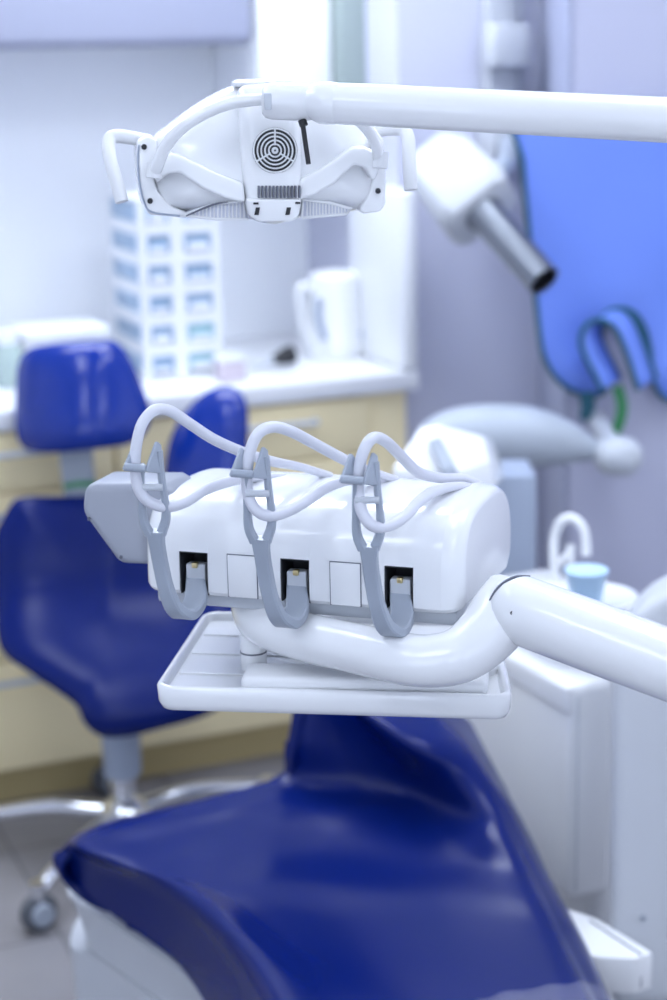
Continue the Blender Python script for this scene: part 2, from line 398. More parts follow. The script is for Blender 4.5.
for A_, B_ in zip(lay_, lay_[1:]):
    for i in range(8): bm_.faces.new((A_[i], A_[(i+1) % 8], B_[(i+1) % 8], B_[i]))
bm_.faces.new(lay_[0]); bm_.faces.new(lay_[-1][::-1]); bmesh.ops.recalc_face_normals(bm_, faces=bm_.faces)
bmesh.ops.bevel(bm_, geom=[e for e in bm_.edges if e.calc_face_angle(0) > .3], offset=.005, segments=2, profile=.5, affect='EDGES')
m.bm(bm_); m.build('head', XRAYW, t, angle=35)
m = MB(); lathe(m, cs, [(.042, -.02), (.042, .008), (.037, .02), (.0355, Lc), (.0315, Lc), (.0315, Lc-.10)], ax); m.build('cone', STEEL, t)
m = MB(); lathe(m, cs, [(.0318, Lc-.09), (.0318, Lc-.004), (.030, Lc-.004), (.030, Lc-.09)], ax); m.build('cone_bore', BLACK, t)
m = MB(); lathe(m, cs+ax*(Lc-.02), [(.0315, -.002), (.0315, 0)], ax); m.build('cone_window', BLACK, t)

# ------------------------------------------------------------------ swing arm low on the wall
t = thing('swing_arm', 'thick tapered pale grey swing arm low on the wall under the apron', 'arm', P(620, 460, 4.0))
AD = 3.72
m = MB(); pts = [(418, 455), (432, 446), (455, 440), (490, 437), (530, 438), (565, 443), (590, 449), (606, 453)]
tube(m, [P(x, y, AD) for x, y in pts], [r/FPX*AD for r in (10, 24, 31, 33, 31, 23, 13, 6)], n=24); m.build('arm_cover', ARMGREY, t)
m = MB(); c = P(618, 456, AD-.01)
lathe(m, c, [(.0, -.05), (.02, -.047), (.038, -.03), (.043, 0), (.038, .03), (.02, .047), (0, .05)], (P(650, 457, AD)-P(600, 455, AD)).normalized()); m.build('joint_cap', PALEGREY, t)
m = MB(); tube(m, [c, Vector((c.x+.01, B0.y+.04, c.z))], .022, smooth=1); m.build('wall_stub', PALEGREY, t)

# ------------------------------------------------------------------ lead apron hung on wall B
apY = BY-.05
poly = [(520, 112), (522, 160), (527, 215), (533, 270), (538, 320), (542, 350), (551, 372), (568, 389), (590, 396), (603, 393), (609, 380), (605, 364), (601, 345), (603, 326), (611, 314), (622, 309), (635, 314), (645, 330), (650, 352), (652, 372), (655, 386), (664, 398), (682, 404), (705, 398), (722, 378), (735, 340), (740, 250), (744, 160), (746, 115), (640, 108)]
pl = [(a.x, a.y) for a in cat([Vector((x, y, 0)) for x, y in poly], 4, True)]
def inside(x, y):
    r = False; j = len(pl)-1
    for i in range(len(pl)):
        xi, yi = pl[i]; xj, yj = pl[j]
        if (yi > y) != (yj > y) and x < (xj-xi)*(y-yi)/(yj-yi)+xi: r = not r
        j = i
    return r
def nearest(x, y):
    best = None
    for i in range(len(pl)):
        (x0, y0), (x1, y1) = pl[i-1], pl[i]; dx, dy = x1-x0, y1-y0; L2 = dx*dx+dy*dy or 1
        k = max(0, min(1, ((x-x0)*dx+(y-y0)*dy)/L2)); qx, qy = x0+k*dx, y0+k*dy; dd = (qx-x)**2+(qy-y)**2
        if best is None or dd < best[0]: best = (dd, qx, qy)
    return best
def fold(x, y):
    a = math.atan2(x-620, 400-y); r = math.hypot(x-620, y-345)
    w = max(0, 1-abs(r-60)/110)
    return .008*math.cos(a*6.0)*w + .006*math.sin((x-520)/28) + .012*((x-630)/110)**2
g = 4; cells = []; vid = {}; V2 = []; F2 = []
for ix in range(516//g, 750//g):
    for iy in range(104//g, 410//g):
        x, y = ix*g, iy*g
        if inside(x+g/2, y+g/2): cells.append((ix, iy))
cs_ = set(cells)
def vget(ix, iy):
    if (ix, iy) not in vid:
        x, y = ix*g, iy*g
        full = all((ix+a, iy+b3) in cs_ for a in (-1, 0) for b3 in (-1, 0))
        if not full:
            dd, x, y = nearest(x, y)
        vid[(ix, iy)] = len(V2); V2.append(PY(x, y, apY-fold(x, y)+(x-520)*.0002))
    return vid[(ix, iy)]
for ix, iy in cells: F2.append((vget(ix, iy), vget(ix+1, iy), vget(ix+1, iy+1), vget(ix, iy+1)))
t = thing('lead_apron', 'bright blue x-ray apron with teal binding hung neck down on wall', 'apron', PY(630, 400, apY))
m = MB(); m.add(V2, F2); m.build('apron_panel', APRON, t, angle=80, solid=.008, solid_dir=-Y)
m = MB(); tube(m, [PY(x, y, apY-.004-fold(x, y)+(x-520)*.0002) for x, y in pl], .0055, n=8, smooth=1, closed=True); m.build('binding', TEAL, t)
# collar lining: second arch in front of the neck opening
arch = cat([Vector((x, y, 0)) for x, y in [(602, 390), (594, 374), (585, 356), (581, 340), (586, 326), (600, 320), (613, 327), (622, 343), (629, 362), (638, 390)]], 5)
fe = [PY(a.x, a.y, apY-.075) for a in arch]; be = [PY(a.x+18, a.y-11, apY-.028) for a in arch]; na = len(arch)
m = MB(); m.add(fe+be, [(i, i+1, na+i+1, na+i) for i in range(na-1)]); m.build('collar', APRON, t, angle=80, solid=.005)
m = MB(); tube(m, fe, .006, n=8, smooth=1); m.build('collar_binding', TEAL, t)
m = MB(); tube(m, be, .006, n=8, smooth=1); m.build('collar_binding', TEAL, t)
m = MB(); strap(m, [PY(617, 386, apY-.04), PY(622, 406, apY-.04), PY(618, 426, apY-.04), PY(606, 443, apY-.045), PY(594, 455, apY-.05)], [.024]*5, .003, X, 5); m.build('strap', GREEN, t)
m = MB(); strap(m, [PY(586, 392, apY-.02), PY(588, 408, apY-.02), PY(583, 420, apY-.02)], [.03, .032, .02], .006, X, 4); m.build('strap', TEAL, t, label='short dark teal strap end')
m = MB()
for x in (560, 640, 720): tube(m, [PY(x, 105, apY+.045), PY(x, 112, apY-.015), PY(x, 100, apY-.03)], .006)
tube(m, [PY(550, 104, apY+.01), PY(735, 106, apY+.01)], .008, smooth=1)
prop(m.build('apron_rail', CHROME), 'wall rail with hooks holding up the blue apron', 'rail')

# ------------------------------------------------------------------ blue operator stool
SD = 3.75
hub = Pz(125, 818, .09)
t = thing('operator_stool', 'dark blue padded operator stool with headrest on chrome wheeled base', 'stool', Vector((hub.x, hub.y, 0)))
def sd(px, py):
    k = max(0, min(1, (py-570)/165)); k = k*k*(3-2*k)
    return SD+.08-.17*k + .00028*abs(px-110)*(1-k)*-1
m = MB(); out = [(8, 508), (22, 497), (60, 496), (110, 496), (160, 496), (205, 502), (238, 525), (244, 570), (240, 625), (238, 670), (228, 700), (205, 716), (160, 729), (125, 737), (100, 736), (84, 723), (76, 706), (58, 692), (28, 672), (0, 648), (-6, 600), (-8, 545)]
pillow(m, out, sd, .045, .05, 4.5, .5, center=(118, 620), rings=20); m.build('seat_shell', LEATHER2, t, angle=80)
m = MB(); pillow(m, [(17, 366), (27, 350), (50, 344), (105, 340), (120, 345), (133, 363), (145, 392), (151, 413), (146, 432), (130, 444), (90, 450), (45, 453), (22, 447), (15, 427), (15, 395)],
    lambda x, y: SD+.015+.0000125*(x-85)**2+(y-395)*-.0002, .035, .04, 4.5, .5, crown=.004); m.build('headrest', GLOSSBLUE, t, angle=80)
m = MB(); strap(m, [P(74, 430, SD+.10), P(76, 455, SD+.11), P(80, 490, SD+.115), P(86, 530, SD+.12)], [.075, .07, .07, .075], .02, X, 6); m.build('headrest_post', GREY, t)
m = MB(); strap(m, [P(64, 487, SD+.06), P(80, 484, SD+.05), P(96, 484, SD+.07)], [.012]*3, .004, Z, 6); m.build('green_tie', GREEN, t)
m = MB(); pillow(m, [(163, 480), (168, 445), (180, 418), (200, 396), (222, 386), (240, 391), (248, 410), (248, 450), (244, 490), (235, 520), (190, 525), (166, 510)],
    lambda x, y: SD+.16-.0007*(x-163), .04, .04, 3.5, .5, crown=.015); m.build('side_rest', GLOSSBLUE, t, angle=80)
m = MB(); tube(m, [P(205, 480, SD+.2), P(205, 540, SD+.22), P(160, 640, SD+.15), P(135, 700, SD+.02)], .014); m.build('side_rest_bracket', STEEL, t)
hz = hub.copy(); hz.z = 0
m = MB(); lathe(m, hz, [(.038, .19), (.040, .195), (.040, .335), (.03, .345)]); m.build('column_cover', BLUEGREY, t)
m = MB(); lathe(m, hz, [(.024, .1), (.024, .35)]); m.build('gas_column', CHROME, t)
m = MB(); lathe(m, hz, [(.045, .075), (.05, .09), (.048, .12), (.034, .135), (.026, .14)]); m.build('hub', CHROME, t)
wl = Pz(40, 929, 0); a0 = math.atan2(wl.y-hz.y, wl.x-hz.x); RL = (wl-hz).length
for k in range(5):
    a = a0+k*2*PI/5; d = Vector((math.cos(a), math.sin(a), 0)); q = d.cross(Z)
    m = MB(); tube(m, [hz+d*.03+Z*.105, hz+d*RL*.45+Z*.112, hz+d*RL*.8+Z*.095, hz+d*(RL-.01)+Z*.080], [.021, .019, .016, .016], n=14); lg = m.build('leg', CHROME, t)
    wc = hz+d*RL
    m = MB(); tube(m, [wc+Z*.06, wc+Z*.1], .015, smooth=1); m.build('caster_stem', CHROME, lg)
    m = MB()
    for sgn in (-1, 1):
        lathe(m, wc+q*.004*sgn+Z*.037, [(.037, 0), (.037, .014), (.03, .018), (.022, .018), (.02, .022), (.0, .022)] if sgn > 0 else [(.037, 0), (.037, .014), (.03, .018), (.022, .018), (.02, .022), (.0, .022)], (X*.55-Y*.83).normalized()*sgn, n=24)
    m.build('caster', RUBBER, lg)
    m = MB(); ca = (X*.55-Y*.83).normalized(); lathe(m, wc+Z*.037, [(.021, -.028), (.023, -.024), (.023, .024), (.021, .028)], ca, n=22); m.build('caster_cap', GREY, lg)

# ------------------------------------------------------------------ patient chair
cb = Vector((Pz(350, 900, .4).x-.02, 2.55, 0))
t = thing('patient_chair', 'large navy padded patient chair on a white moulded base', 'chair', cb)
R = [
 [(298, 700, .632), (306, 698, .64), (316, 697, .644), (327, 697, .646), (339, 698, .648), (353, 699, .652), (418, 700, .63), (472, 724, .565)],
 [(292, 742, .560), (302, 743, .568), (325, 744, .566), (350, 744, .566), (380, 747, .570), (404, 742, .612), (452, 738, .602), (493, 764, .53)],
 [(280, 778, .495), (297, 782, .502), (330, 785, .498), (370, 786, .498), (412, 787, .506), (446, 777, .557), (482, 776, .558), (509, 795, .49)],
 [(205, 802, .485), (238, 804, .50), (290, 806, .49), (360, 809, .484), (430, 811, .487), (482, 811, .522), (506, 810, .515), (523, 822, .465)],
 [(106, 827, .468), (142, 828, .498), (220, 830, .488), (330, 833, .47), (430, 836, .472), (496, 841, .500), (520, 842, .488), (537, 850, .44)],
 [(62, 850, .45), (88, 846, .49), (175, 852, .488), (310, 857, .46), (430, 862, .458), (510, 869, .482), (535, 873, .467), (551, 881, .42)],
 [(70, 874, .405), (120, 864, .485), (205, 876, .482), (320, 886, .455), (430, 890, .448), (523, 897, .472), (548, 901, .455), (567, 910, .405)],
 [(114, 910, .385), (178, 885, .487), (245, 900, .468), (340, 912, .442), (440, 917, .440), (536, 924, .462), (562, 929, .445), (583, 940, .395)],
 [(168, 948, .375), (226, 925, .487), (285, 940, .46), (365, 947, .436), (455, 950, .434), (552, 955, .456), (578, 960, .435), (598, 971, .385)],
 [(205, 998, .365), (268, 975, .487), (328, 985, .46), (395, 990, .434), (475, 990, .434), (571, 990, .452), (596, 997, .425), (614, 1010, .375)],
 [(236, 1062, .36), (303, 1045, .487), (365, 1050, .46), (430, 1050, .434), (500, 1050, .434), (596, 1045, .452), (622, 1053, .425), (640, 1072, .37)],
 [(280, 1150, .36), (350, 1140, .487), (410, 1140, .46), (470, 1140, .434), (540, 1140, .434), (628, 1135, .452), (655, 1143, .425), (675, 1160, .37)],
]
G = [[Pz(*c) for c in r] for r in R]
# roll-under rims on both sides
for r in G:
    l0, l1 = r[0].copy(), r[1].copy(); r0, r1 = r[-1].copy(), r[-2].copy()
    dl = (l1-l0); dl.z = 0; dl = dl.normalized()*.022; dr = (r1-r0); dr.z = 0; dr = dr.normalized()*.022
    ol, orr = -dl.normalized(), -dr.normalized()
    r.insert(1, (l0+l1)/2+ol*.010+Z*.010); r.insert(-1, (r0+r1)/2+orr*.006+Z*.006)
    r.insert(0, l0+dl-Z*.012); r.append(r0+dr-Z*.012)
rows_ = [cat(r, 7) for r in G]; nc = len(rows_[0])
colsd = [cat([rows_[i][j] for i in range(len(rows_))], 7) for j in range(nc)]
nr_ = len(colsd[0]); m = MB(); m.add([colsd[j][i] for i in range(nr_) for j in range(nc)], [(i*nc+j, i*nc+j+1, (i+1)*nc+j+1, (i+1)*nc+j) for i in range(nr_-1) for j in range(nc-1)])
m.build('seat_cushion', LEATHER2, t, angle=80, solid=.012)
# shells under the cushion
def ring_shell(name, pxs, z0, z1, inset0, inset1, mt):
    top = [Pz(x, y, z1) for x, y in pxs]; c0 = sum(top, Vector())/len(top)
    m = MB(); n = len(top); vs = []; NL = 6
    for k in range(NL+1):
        f = k/NL; ins = inset1+(inset0-inset1)*(math.sin(f*PI/2))
        for p in top:
            q = Vector((c0.x+(p.x-c0.x)*(1-ins), c0.y+(p.y-c0.y)*(1-ins), z1+(z0-z1)*f)); vs.append(q)
    fs = [(i*n+k, i*n+(k+1) % n, (i+1)*n+(k+1) % n, (i+1)*n+k) for i in range(NL) for k in range(n)] + [tuple(range(n)), tuple(NL*n+k for k in range(n))]
    m.add(vs, fs); return m.build(name, mt, t, angle=45)
sh = [(68, 893), (84, 880), (140, 868), (220, 860), (330, 852), (440, 856), (496, 872), (520, 905), (545, 955), (570, 1020), (590, 1100), (300, 1100), (252, 1050), (210, 1000), (160, 958), (108, 922)]
sh = [(a.x, a.y) for a in cat([Vector((x, y, 0)) for x, y in sh], 4, True)]
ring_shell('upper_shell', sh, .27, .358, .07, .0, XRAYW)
sh2 = [Vector(p) for p in ()]
m = MB()
low = [(70, 945), (90, 905), (160, 880), (300, 875), (430, 885), (500, 930), (520, 1010), (500, 1090), (300, 1110), (215, 1060), (150, 1000), (100, 960)]
low = [(a.x, a.y) for a in cat([Vector((x, y, 0)) for x, y in low], 4, True)]
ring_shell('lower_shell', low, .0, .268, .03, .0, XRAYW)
# clear foot cover
fc = [[Pz(x, y, z) for x, y, z in r] for r in [
  [(470, 1003, .458), (505, 992, .465), (560, 984, .478), (590, 982, .462), (612, 996, .41)],
  [(455, 1040, .458), (520, 1040, .465), (590, 1040, .475), (620, 1040, .462), (640, 1060, .39)],
  [(460, 1120, .462), (540, 1120, .465), (620, 1120, .475), (655, 1120, .462), (672, 1145, .39)]]]
rr = [cat(r, 6) for r in fc]; n5 = len(rr[0]); cc = [cat([rr[i][j] for i in range(3)], 6) for j in range(n5)]; n6 = len(cc[0])
m = MB(); m.add([cc[j][i]+Z*.002*math.sin(j*1.3) for i in range(n6) for j in range(n5)], [(i*n5+j, i*n5+j+1, (i+1)*n5+j+1, (i+1)*n5+j) for i in range(n6-1) for j in range(n5-1)])
prop(m.build('foot_cover', CLEAR, angle=80, solid=.0008), 'clear plastic protective sheet over the foot end of chair', 'cover')

# ------------------------------------------------------------------ cuspidor unit on the right
ud = 2.9
C0 = P(572, 686, ud); zt = C0.z
Lf = (Pz(508, 651, zt)-C0); Lf.z = 0; Lf = Lf.normalized(); Rt = Vector((-Lf.y, Lf.x, 0)); Rt = -Rt if Rt.x < 0 else Rt
t = thing('cuspidor_unit', 'tall white cuspidor cabinet with spout behind the patient chair', 'dental unit', Vector((C0.x+.1, C0.y+.2, 0)))
C00 = Vector((C0.x, C0.y, 0))
zlo = P(590, 925, ud+.02).z
m = MB(); box(m, C00, Lf, Rt, Z, (0, .42), (0, .085), (zlo, zt), .018, seg=4); m.build('side_column', WHITE, t)
m = MB(); box(m, C00, Lf, Rt, Z, (-.001, .41), (.012, .0135), (zlo+.02, zt-.02)); m.build('column_seam', PALEGREY, t)
m = MB(); box(m, C00, Lf, Rt, Z, (.004, .41), (-.006, .02), (zt-.05, zt-.004), .006, seg=3); m.build('column_lip', WHITE, t)
# main body behind
zd = Pz(530, 566, .79).z
m = MB(); box(m, C00, Lf, Rt, Z, (.06, .38), (.09, .46), (0, zt-.02), .03, seg=4); m.build('body', SATIN, t)
m = MB(); box(m, C00, Lf, Rt, Z, (.08, .32), (.02, .16), (zt-.04, .76), .025, seg=5); m.build('deck', WHITE, t)
# large rounded cover on the far right
dome = [P(x, y, 2.72) for x, y in [(a.x, a.y) for a in cat([Vector((x, y, 0)) for x, y in [(609, 1010), (609, 900), (610, 800), (611, 700), (616, 655), (628, 624), (655, 598), (700, 586), (760, 588), (800, 622), (815, 700), (820, 900), (820, 1010)]], 5)]]
back_ = [Vector((p.x*1.04, p.y+.34, p.z)) for p in dome]
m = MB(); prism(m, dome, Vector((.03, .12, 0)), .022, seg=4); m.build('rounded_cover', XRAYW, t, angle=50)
m = MB(); lathe(m, P(643, 918, 2.718), [(.004, -.002), (.004, .006)], Y*1.0, n=12); m.build('screw', GREY, t)
# bracket block at the foot
br = [(572, 925), (598, 916), (655, 950), (655, 955), (608, 958)]
m = MB(); f0 = Pz(602, 960, P(602, 960, 2.72).z)
za = P(620, 940, 2.68).z
pp = [Pz(560, 905, za), Pz(597, 917, za), Pz(654, 952, za), Pz(636, 958, za), Pz(600, 957, za), Pz(575, 950, za)]
prism(m, pp, -Z*.06, .006); m.build('bracket', WHITE, t)
m = MB(); tube(m, [Pz(590, 921, za)+Z*.001, Pz(641, 955, za)+Z*.001, Pz(641, 955, za)-Z*.05+Vector((0, -.004, 0))], .0012, smooth=1, n=6); m.build('bracket_seam', SEAM, t)
# basin rim on the deck
zdk = .76
bc = Pz(590, 600, zdk)
m = MB(); lathe(m, bc, [(.06, -.02), (.075, .0), (.082, .006), (.078, .009), (.06, .004), (.03, .002), (.0, .002)], Z, n=36); m.build('basin', WHITE, t)
# spout
sc = Pz(556, 580, zdk); fD = proj(sc)[2]
m = MB(); tube(m, [sc-Z*.01, P(554, 560, fD), P(554, 540, fD), P(560, 523, fD-.01), P(572, 518, fD-.02), (P(583, 528, fD-.03)), P(586, 545, fD-.03), P(586, 556, fD-.03)], [.0085]*8); m.build('spout', WHITE, t)
m = MB(); sc2 = P(569, 575, fD+.02); tube(m, [sc2-Z*.02, P(570, 560, fD+.02), P(571, 544, fD+.02)], [.0085, .0085, .008]); tube(m, [P(558, 566, fD+.01), P(566, 556, fD+.015), P(570, 552, fD+.02)], .006); m.build('cup_filler', WHITE, t)
# cup
cupc = Pz(586, 606, zdk+.004); fc_ = proj(cupc)[2]; k = fc_/FPX
cz = P(585, 567, fc_).z; hgt = cz-cupc.z
t2 = thing('drinking_cup', 'translucent light blue plastic cup below the white spout', 'cup', cupc)
m = MB(); lathe(m, cupc, [(.0, 0), (15*k, 0), (20.5*k, hgt-.004), (21.3*k, hgt-.002), (21.3*k, hgt), (19.8*k, hgt), (19.4*k, hgt-.006), (14.5*k, .003), (0, .003)], Z, n=32); m.build('cup_wall', CUP, t2)
m = MB(); lathe(m, cupc, [(20.2*k, hgt-.0045), (21.8*k, hgt-.0042), (21.8*k, hgt+.0005), (20.2*k, hgt+.0008)], Z, n=32); m.build('rim', CUP, t2)

# grey pedestal and angular white housing behind the delivery head
ped = P(500, 500, 3.32)
t = thing('equipment_housing', 'angular white housing with a grey inset on a blue grey pedestal', 'dental equipment', Vector((ped.x-.03, ped.y, 0)))
m = MB(); pxa, pxb = P(440, 560, 3.36), P(536, 560, 3.36); ztop = P(500, 474, 3.34).z
box(m, Vector((pxa.x, pxa.y, 0)), X, Y, Z, (0, pxb.x-pxa.x), (0, .14), (0, ztop), .006); m.build('pedestal', BLUEGREY, t)
hd = 3.2
def H(px, py, d): return P(px, py, d)
bm_ = bmesh.new()
lo = [H(396, 489, hd), H(455, 497, hd-.03), H(496, 488, hd+.02), H(505, 478, hd+.12), H(400, 476, hd+.16)]
md_ = [H(392, 470, hd), H(462, 470, hd-.03), H(490, 462, hd+.0), H(501, 462, hd+.1), H(400, 462, hd+.16)]
hi = [H(420, 428, hd+.03), H(438, 424, hd+.03), H(483, 436, hd+.05), H(492, 440, hd+.12), H(425, 424, hd+.14)]
L_ = [[bm_.verts.new(v) for v in r] for r in (lo, md_, hi)]
for A_, B_ in ((L_[0], L_[1]), (L_[1], L_[2])):
    for i in range(5): bm_.faces.new((A_[i], A_[(i+1) % 5], B_[(i+1) % 5], B_[i]))
bm_.faces.new(L_[0]); bm_.faces.new(L_[2][::-1]); bmesh.ops.recalc_face_normals(bm_, faces=bm_.faces)
bmesh.ops.bevel(bm_, geom=list(bm_.edges), offset=.005, segments=2, profile=.5, affect='EDGES')
m = MB(); m.bm(bm_); m.build('housing', WHITE, t, angle=35)
m = MB(); strap(m, [H(434, 440, hd-.003), H(440, 452, hd-.012), H(448, 468, hd-.030), H(452, 478, hd-.034)], [.022, .025, .026, .022], .012, X, 4); m.build('inset_grip', GREY, t)

# ------------------------------------------------------------------ instrument delivery unit
O = P(452, 615, 1.84); ya = math.radians(18.4)
U = Vector((math.cos(ya), -math.sin(ya), 0)); V = Vector((math.sin(ya), math.cos(ya), 0))
def Hd(u, v, w): return O + U*u + V*v + Z*w
uL = solve(lambda u: Hd(u, 0, .02), 147, -.6, 0)
dl = thing('instrument_delivery_unit', 'white dental instrument head with three grey whip arms, hoses and tray', 'dental unit', Hd(uL/2, .1, -.1))
prof = [(.018, -.016), (.004, -.0005), (0, .004), (.001, .04), (.004, .066), (.012, .086), (.026, .101), (.048, .110), (.08, .114), (.13, .114), (.175, .110), (.207, .098), (.231, .078), (.243, .052), (.246, .02), (.240, -.002), (.22, -.016)]
def notch(pr, hh=.049):
    return [(.04, -.016), (.04, -.0005), (.04, .004), (.04, .04), (.04, hh), (.0015, hh+.0005)] + [p for p in pr if p[1] > hh+.01 or p[0] > .1]
prof_d = []
pc = cat([Vector((a, b4*(.88 if b4 > .05 else 1-.12*max(b4, 0)/.05), 0)) for a, b4 in prof[2:]], 3)
full = [(.018, -.001), (.004, -.0005)] + [(p.x, p.y) for p in pc]
def slot_prof(hh):
    out = []; done = False
    for a, b4 in full:
        if a < .03 and b4 < hh: out.append((.045, max(b4, -.001)))
        else:
            if not done: out.append((.045, hh)); done = True; out.append((.0012, hh+.0002)); continue
            out.append((a, b4))
    return out
def seg(mb, u0, u1, pr, mi=0, cap=True):
    n = len(pr); vs = [Hd(u0, a, b4) for a, b4 in pr]+[Hd(u1, a, b4) for a, b4 in pr]
    mb.add(vs, [(i, (i+1) % n, n+(i+1) % n, n+i) for i in range(n)]+([tuple(range(n)), tuple(range(n, 2*n))] if cap else []), mi)
su = [solve(lambda u: Hd(u, 0, .03), x, -.5, .1) for x in (179, 207.5, 280, 309, 384, 413)]
m = MB()
def endcap(u0, sgn):
    cx, cy = .12, .045; prev = None; secs = []
    for k in range(7):
        f = k/6*PI/2; ins = 1-(1-math.cos(f))*.16; secs.append((u0+sgn*.022*math.sin(f), [(cx+(a-cx)*ins, cy+(b4-cy)*ins) for a, b4 in full]))
    n = len(full); vs = []; fs = []
    for uu, pr in secs: vs += [Hd(uu, a, b4) for a, b4 in pr]
    for i in range(6): fs += [(i*n+k, i*n+(k+1) % n, (i+1)*n+(k+1) % n, (i+1)*n+k) for k in range(n)]
    fs.append(tuple(6*n+k for k in range(n))); m.add(vs, fs)
uA, uB = uL+.016, -.012
edges = [uA]+su+[uB]
HS = .047
b_ = bmesh.new()
for i in range(len(edges)-1):
    seg(m, edges[i], edges[i+1], full if i % 2 == 0 else slot_prof(HS), 0, True)
endcap(uA, -1); endcap(uB, 1)
m.build('housing', WHITE, dl, angle=30)
# dark lining of slots
for i in (1, 3, 5):
    m = MB(); a, b5 = edges[i], edges[i+1]
    for x0, x1, y0, y1, z0, z1 in ((a+.0002, b5-.0002, .038, .0448, 0, HS-.0003), (a+.0002, a+.0015, .002, .044, 0, HS-.0003), (b5-.0015, b5-.0002, .002, .044, 0, HS-.0003), (a+.0002, b5-.0002, .002, .044, HS-.0015, HS-.0003)):
        box(m, O, U, V, Z, (x0, x1), (y0, y1), (z0, z1))
    m.build('slot', DARK, dl)
# seam lines of blank covers
for a, b5 in ((228, 257), (330.5, 360.5)):
    ua, ub = [solve(lambda u: Hd(u, 0, .03), x, -.5, .1) for x in (a, b5)]
    m = MB(); box(m, O, U, V, Z, (ua, ub), (-.0012, .01), (.0015, .0475), .0006); cv = m.build('blank_cover', WHITE, dl)
    m = MB()
    tube(m, [Hd(ua, -.0002, .001), Hd(ua, -.0002, .048), Hd(ub, -.0002, .048), Hd(ub, -.0002, .001)], .0009, smooth=1, n=6); m.build('seam', SEAM, cv)
# lower pan
m = MB(); box(m, O, U, V, Z, (uL+.004, .004), (.012, .22), (-.017, .0), .006); m.build('lower_pan', PALEGREY, dl)
# whip arms
du = [0, -(su[4]+su[5]-su[2]-su[3])/2, -(su[4]+su[5]-su[0]-su[1])/2]
def A3(px, py, d, k): return P(px, py, d)+U*du[k]
for k in range(3):
    a = lambda x, y, d: A3(x, y, d, k)
    m = MB()
    # hook and stem
    strap(m, [a(400, 580, 1.872), a(401, 600, 1.858), a(402, 618, 1.838), a(395, 631, 1.815), a(385, 626, 1.800), a(377.5, 606, 1.790), a(372.5, 580, 1.782), a(370, 560, 1.772), a(369, 545, 1.765)],
          [.021, .022, .024, .024, .0185, .0155, .0150, .0155, .019], .011, U, 6)
    # two legs of the loop
    strap(m, [a(363, 549, 1.767), a(357.2, 535, 1.762), a(356, 515, 1.755), a(356, 495, 1.748), a(357, 476, 1.742)], [.010, .0085, .0068, .006, .006], .0085, U, 6)
    strap(m, [a(374.5, 549, 1.767), a(380.3, 532, 1.762), a(380, 512, 1.755), a(377.5, 490, 1.748), a(376, 462, 1.742)], [.010, .0085, .0065, .0062, .0055], .0085, U, 6)
    strap(m, [a(363, 478, 1.744), a(376, 478, 1.744)], [.005, .005], .006, Z, 2)
    # cradle: front bar + two triangular cheeks
    tube(m, [a(341, 479, 1.730), a(363, 481, 1.730)], .0042, smooth=1)
    nd = (U*.97+V*.2).normalized()
    for q in ([(361, 484, 1.728), (371, 452, 1.742), (375, 456, 1.744), (376.5, 486, 1.746)], [(338, 482, 1.728), (348.5, 453, 1.742), (352, 457, 1.744), (354.5, 484, 1.746)]):
        prism(m, [a(*x) for x in q], nd*.0035, .0012)
    m.build('whip_arm', GREY, dl, angle=35); arm = dl.children[-1]
    arm = [o for o in bpy.data.objects if o.parent == dl and o.name.startswith('whip_arm')][-1]
    m = MB(); tube(m, [a(355, 500, 1.745), a(379, 500, 1.745)], .0035, smooth=1); m.build('cross_pin', PALEGREY, arm)
    m = MB(); box(m, a(401, 596, 1.860), U, V, Z, (-.0110, .0110), (-.003, .01), (-.016, .019), .002); m.build('slot_block', PALEGREY, arm)
    m = MB(); box(m, a(400, 580, 1.852), U, V, Z, (-.003, .003), (-.003, .004), (-.003, .003), .001); m.build('brass_contact', BRASS, arm)
# hoses
hs = [
 [(478, 484, 1.99), (462, 478, 1.97), (440, 478, 1.93), (418, 472, 1.88), (400, 455, 1.82), (385, 441, 1.765), (373, 438, 1.745), (364, 450, 1.738), (359, 470, 1.742), (358.5, 492, 1.748), (362, 512, 1.748), (373, 526, 1.75), (388, 526, 1.77), (404, 517, 1.80), (420, 501, 1.855), (438, 490, 1.90), (462, 486, 1.95), (480, 490, 2.00)],
 [(395, 480, 2.00), (370, 471, 1.95), (345, 460, 1.88), (315, 444, 1.84), (290, 431, 1.80), (272, 427, 1.785), (258, 434, 1.775), (250, 452, 1.775), (247, 474, 1.78), (248, 494, 1.785), (256, 510, 1.785), (270, 516, 1.79), (288, 511, 1.81), (308, 500, 1.84), (328, 487, 1.88), (355, 480, 1.93), (385, 482, 1.99)],
 [(330, 476, 2.02), (300, 467, 1.98), (270, 461, 1.93), (245, 453, 1.90), (215, 440, 1.87), (190, 424, 1.84), (170, 411, 1.82), (155, 410, 1.81), (143, 422, 1.805), (137, 442, 1.805), (135, 465, 1.81), (138, 487, 1.815), (148, 501, 1.82), (166, 507, 1.83), (185, 502, 1.85), (205, 490, 1.88), (228, 482, 1.93), (255, 478, 1.99), (285, 478, 2.03)]]
for h in hs:
    m = MB(); tube(m, [P(*c) for c in h], [.0048]*2+[.0058]*(len(h)-4)+[.0048]*2, n=14); m.build('hose', HOSE, dl, angle=80)
# grey control box at the left end
m = MB(); q = [(84, 484), (160, 485), (176, 494), (178, 567), (118, 565), (80, 512)]
prism(m, [P(x, y, 1.96) for x, y in q], V*.07, .009, seg=4); cbx = m.build('control_box', BOXGREY, dl, angle=35)
for x, y in ((89, 519), (121, 557)):
    m = MB(); lathe(m, P(x, y, 1.959), [(.0018, -.002), (.0018, .004)], Y, n=10); m.build('screw', SEAM, cbx)
